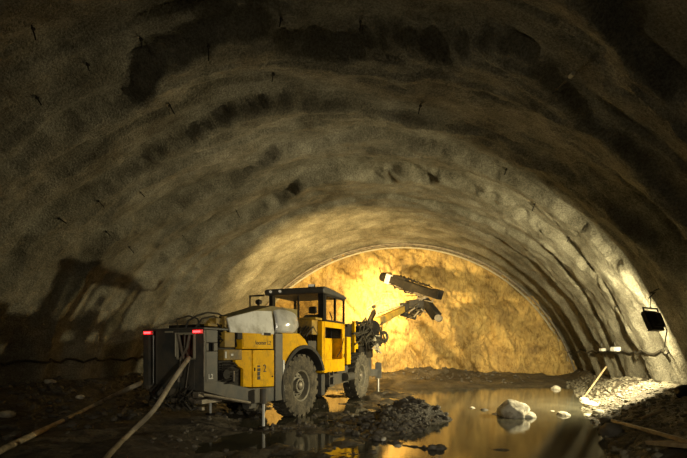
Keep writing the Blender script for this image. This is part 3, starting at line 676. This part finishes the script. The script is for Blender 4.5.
# feed beam held by the second boom
f0 = px(383, 277, 20.4); f1 = px(440, 296, 18.2); fd = (f1-f0).normalized(); fu = fd.cross(Vector((0, 1, 0))).normalized(); fu = fu if fu.z > 0 else -fu
m = P(); m.beam(f0, f1, .34, .30); m.beam(f0+fu*.14+fd*.5, f1+fu*.12, .16, .10); m.beam(f0-fu*.13+fd*.7, f1-fu*.13-fd*.5, .18, .06)
m.beam(f0+fu*.14+fd*.65, f0+fu*.14+fd*1.35, .34, .26); m.beam(f0-fu*.12+fd*1.0, f0-fu*.2+fd*2.0, .2, .12); m.beam(f1+fu*.05-fd*.35, f1+fu*.05, .34, .34)
m.build('feed_beam', M_black, rig, bevel=.01)
m = P(); m.beam(f0+fd*.34, f0+fd*.58, .44, .42); m.build('white_band', M_white, rig, bevel=.01)
m = P(); m.cyl(f0-fd*.05+fu*.0, f0+fd*.22, .20, .20, 14); m.tube([f0, f0+Vector((-.1, 0, .22)), f0+Vector((-.16, 0, .42))], .018, 6); m.tube([f0+fu*.2, f0+fu*.28+fd*.3, f0+fu*.1+fd*.55], .03, 6); m.build('hose_drum', M_black, rig, True)
m = P()
for k in range(26):
    t = .5+rnd.random()*1.9; q = f0+fd*t-fu*.16; m.tube([q, q-fu*(.05+.1*rnd.random())+Vector((0, -.1, 0)), q+fd*(.15+.2*rnd.random())-fu*.04], .018, 5)
m.build('feed_hose', M_steel, rig, True)
m = P()
for k in range(34):
    t = .6+rnd.random()*2.3; sd_ = fu*(.20 if rnd.random() < .5 else -.20); q = f0+fd*t+sd_; m.tube([q, q+sd_*(.2+.5*rnd.random())+fd*.08, q+fd*(.15+.3*rnd.random())+sd_*.1], .025, 5)
m.build('beam_clamp', M_black, rig, True)
m = P(); m.beam(px(424, 291, 18.8), px(419, 303, 19.0), .22, .24); m.tube([px(430, 292, 18.6), px(421, 300, 18.7)], .05, 8); m.tube([px(436, 295, 18.2), px(432, 302, 18.4), px(424, 300, 18.6)], .03, 6); m.build('feed_cradle', M_steel, rig, bevel=.01)
m = P(); m.tube([px(404, 296, 19.3), px(421, 295.5, 18.9)], .02, 6); m.build('drill_rod', M_black, rig, True)
# service platform rail seen against the face
m = P(); Z = 19.0
for a, b_ in (((382, 293), (398, 293)), ((382, 293), (381, 305)), ((398, 293), (396, 303)), ((379, 300), (397, 299)), ((389, 293), (388, 304)), ((367, 309), (379, 300)), ((367, 309), (380, 318)), ((381, 305), (396, 303))):
    m.tube([px(*a, Z), px(*b_, Z-.3)], .015, 5)
m.build('platform_rail', M_rail, rig, True)
# work lamps
def worklamp(p, d, lm=M_warm):
    q = Vector(d).normalized().to_track_quat('Y', 'Z').to_matrix().to_4x4(); M = Matrix.Translation(p-Vector(d).normalized()*.10) @ q
    m = P(M); m.box(-.09, .09, -.07, .03, -.07, .07); m.box(-.02, .02, -.06, -.02, -.16, -.07); o = m.build('work_lamp', M_black, rig, bevel=.01)
    m = P(M); m.box(-.075, .075, .03, .035, -.055, .055); m.build('lens', lm, o)
worklamp(LAMP_A, (.37, .9, .1)); worklamp(LAMP_D, (-.05, -.62, .78), M_warm2); worklamp(LAMP_B, (.2, .95, .15)); worklamp(LAMP_C, (.14, .95, .1))
m = P(); m.beam(MF @ Vector((1.5, 1.5, 3.05)), LAMP_A+Vector((-.04, -.15, -.15)), .04, .04); m.build('lamp_arm', M_black, rig)
m = P(); m.beam(px(374, 312, 18.2), LAMP_C+Vector((0, -.15, -.16)), .08, .09); m.beam(px(366, 330, 16.0), px(374, 312, 18.2), .16, .18); m.build('second_boom', M_black, rig, bevel=.02)
# jacks
def jack(p, top, ztop, label=None):
    m = P(); m.cyl((p[0], p[1], top), (p[0], p[1], ztop), .075, n=14); j = m.build('jack', M_grey, rig, True)
    z0 = max(gz(*p), 0)
    m = P(); m.cyl((p[0], p[1], z0+.03), (p[0], p[1], top+.02), .028, n=10); m.build('rod', M_white, j, True)  # chrome rod in plain white, its bright glint put into the colour
    m = P(); m.cyl((p[0], p[1], z0-.03), (p[0], p[1], z0+.03), .10, n=14); m.build('foot_plate', M_black, j, True)
jack((-1.60, 9.16), .50, .8); jack((-2.86, 9.85), .62, .95)
jack((1.27, 16.7), .62, 1.12)
m = P(); m.beam((.75, 16.6, .75), (1.27, 16.7, .75), .18, .26); m.box(1.16, 1.38, 16.6, 16.8, .55, 1.1); m.build('jack_bracket', M_grey, rig, bevel=.01)
for q in ((1.25, 1.5, .05, .2, .4, .75), (1.2, 1.35, 1.3, 1.5, .5, .9)): m = P(MR); m.box(*q); m.build('jack_bracket', M_grey, rig)
# writing
def text(s, M, size, m, parent, name='lettering', bold=0):
    c = bpy.data.curves.new(name, 'FONT'); c.body = s; c.size = size; c.extrude = .002; c.offset = bold
    o = bpy.data.objects.new(name, c); COL.objects.link(o); dg = bpy.context.evaluated_depsgraph_get()
    me = bpy.data.meshes.new_from_object(o.evaluated_get(dg)); bpy.data.objects.remove(o)
    me.transform(Matrix.Translation(-parent_world(parent)) @ M); me.materials.clear(); me.materials.append(m)
    o = bpy.data.objects.new(name, me); COL.objects.link(o); o.parent = parent; return o
def side(M, x, y, z, rot=0): return M @ Matrix.Translation((x, y, z)) @ Matrix.Rotation(R(90), 4, 'X') @ Matrix.Rotation(R(rot), 4, 'Z')
th = [o for o in bpy.data.objects if o.name == 'tail_housing'][0]
text('L2', side(MR, .10, -.006, 1.06), .12, M_white, th, bold=.003)
text('2', side(MR, 1.62, -.025, 1.12), .22, M_ink, pn)
text('Boomer L2', side(MR, 1.36, -.004, 1.68), .12, M_ink, up_)
text('18', side(MF, 1.33, -.004, 1.36), .15, M_ink, cb)
m = P(MR)
for k, (a, b_) in enumerate(((.97, 1.04), (1.05, 1.13), (1.14, 1.20), (1.22, 1.26))): m.box(1.44, 1.53-.01*(k % 2), -.026, -.02, a, b_)
m.build('emblem', M_ink, pn)

# ------------------------------------------------------------------ trailing cables
def cable(name, pts, r, m, label, cat):
    pts = [Vector(p) for p in pts]; out = []
    for i in range(len(pts)-1):
        p0 = pts[max(i-1, 0)]; p1 = pts[i]; p2 = pts[i+1]; p3 = pts[min(i+2, len(pts)-1)]
        for k in range(8):
            t = k/8; out.append(.5*((2*p1)+(p2-p0)*t+(2*p0-5*p1+4*p2-p3)*t*t+(3*p1-p0-3*p2+p3)*t**3))
    out.append(pts[-1]); mb = MB(); mb.tube(out, r, 10); return tag(mb.build(name, m, None, True), label, cat)
def gp2(x, y):
    lo_ = 4.0
    for k in range(960):
        Y = lo_+k*.02; X = (x-HX)/F*Y
        if CH+(HY-y)/F*Y <= max(gz(X, Y), 0): return (X, Y)
    return gp(x, y)
def cg(x, y): q = gp2(x, y); return (q[0], q[1], max(gz(*q), -.02)+.055)
def on(x, y, r=.04, dz=0): return (x, y, max(gz(x, y), -.02)+r+dz)
cable('supply_cable', [px(146, 381, 9.3), px(128, 389, 8.7), cg(95, 407), cg(60, 425), cg(28, 441), cg(0, 455), cg(-45, 478), on(-5.4, 3.6)], .045, M_cable, 'thick tan supply cable running from the rig tail to the lower left corner', 'cable')
cable('water_hose', [px(189, 358, 7.95), px(183, 366, 7.7), px(170, 385, 7.5), px(153, 411, 7.05), cg(131, 436), cg(110, 458), cg(92, 480), on(-2.9, 3.9)], .038, M_cable, 'thick tan hose hanging from the middle of the rig tail towards the camera', 'hose')

# ------------------------------------------------------------------ things on the right bank
def bar(name, a, b, w_, h_, m, label, cat, za=0, zb=0, ra=None):
    A_ = Vector((a[0], a[1], gz(*a)+za)); B_ = Vector((b[0], b[1], gz(*b)+zb)); mb = MB()
    if ra: mb.tube([A_, B_], ra, 8)
    else: mb.beam(A_, B_, w_, h_)
    return tag(mb.build(name, m, None, bool(ra)), label, cat)
a = gp2(584, 397); mb = MB(); A_ = Vector((a[0], a[1], gz(*a)-.02)); B_ = px(606, 367, a[1]+.9); mb.tube([A_, B_], .028, 8)
tag(mb.build('leaning_pole', M_wood, None, True), 'pale straight pole leaning against the foot of the right wall', 'pole')
bar('rod', gp2(641, 421), gp2(664, 413), 0, 0, M_wood, 'short pale bar lying on the gravel of the right bank', 'rod', .04, .05, .028)
bar('steel_bar', gp2(612, 424), gp2(690, 449), .05, .05, M_steel, 'long rusty bar lying across the gravel at the lower right', 'bar', .07, .08)
bar('timber_plank', gp2(657, 447), gp2(700, 452), .34, .05, M_wood, 'wide brown plank at the bottom right corner', 'plank', .06, .07)
p = gp2(684, 396); rock(p, .17, 'rock', 'round black lump at the right edge by the wall foot', M_black, 91, .9)
p = gp2(611, 436); rock(p, .16, 'rock', 'dark lump in the shade under the long bar', M_dgrav, 93, .9)
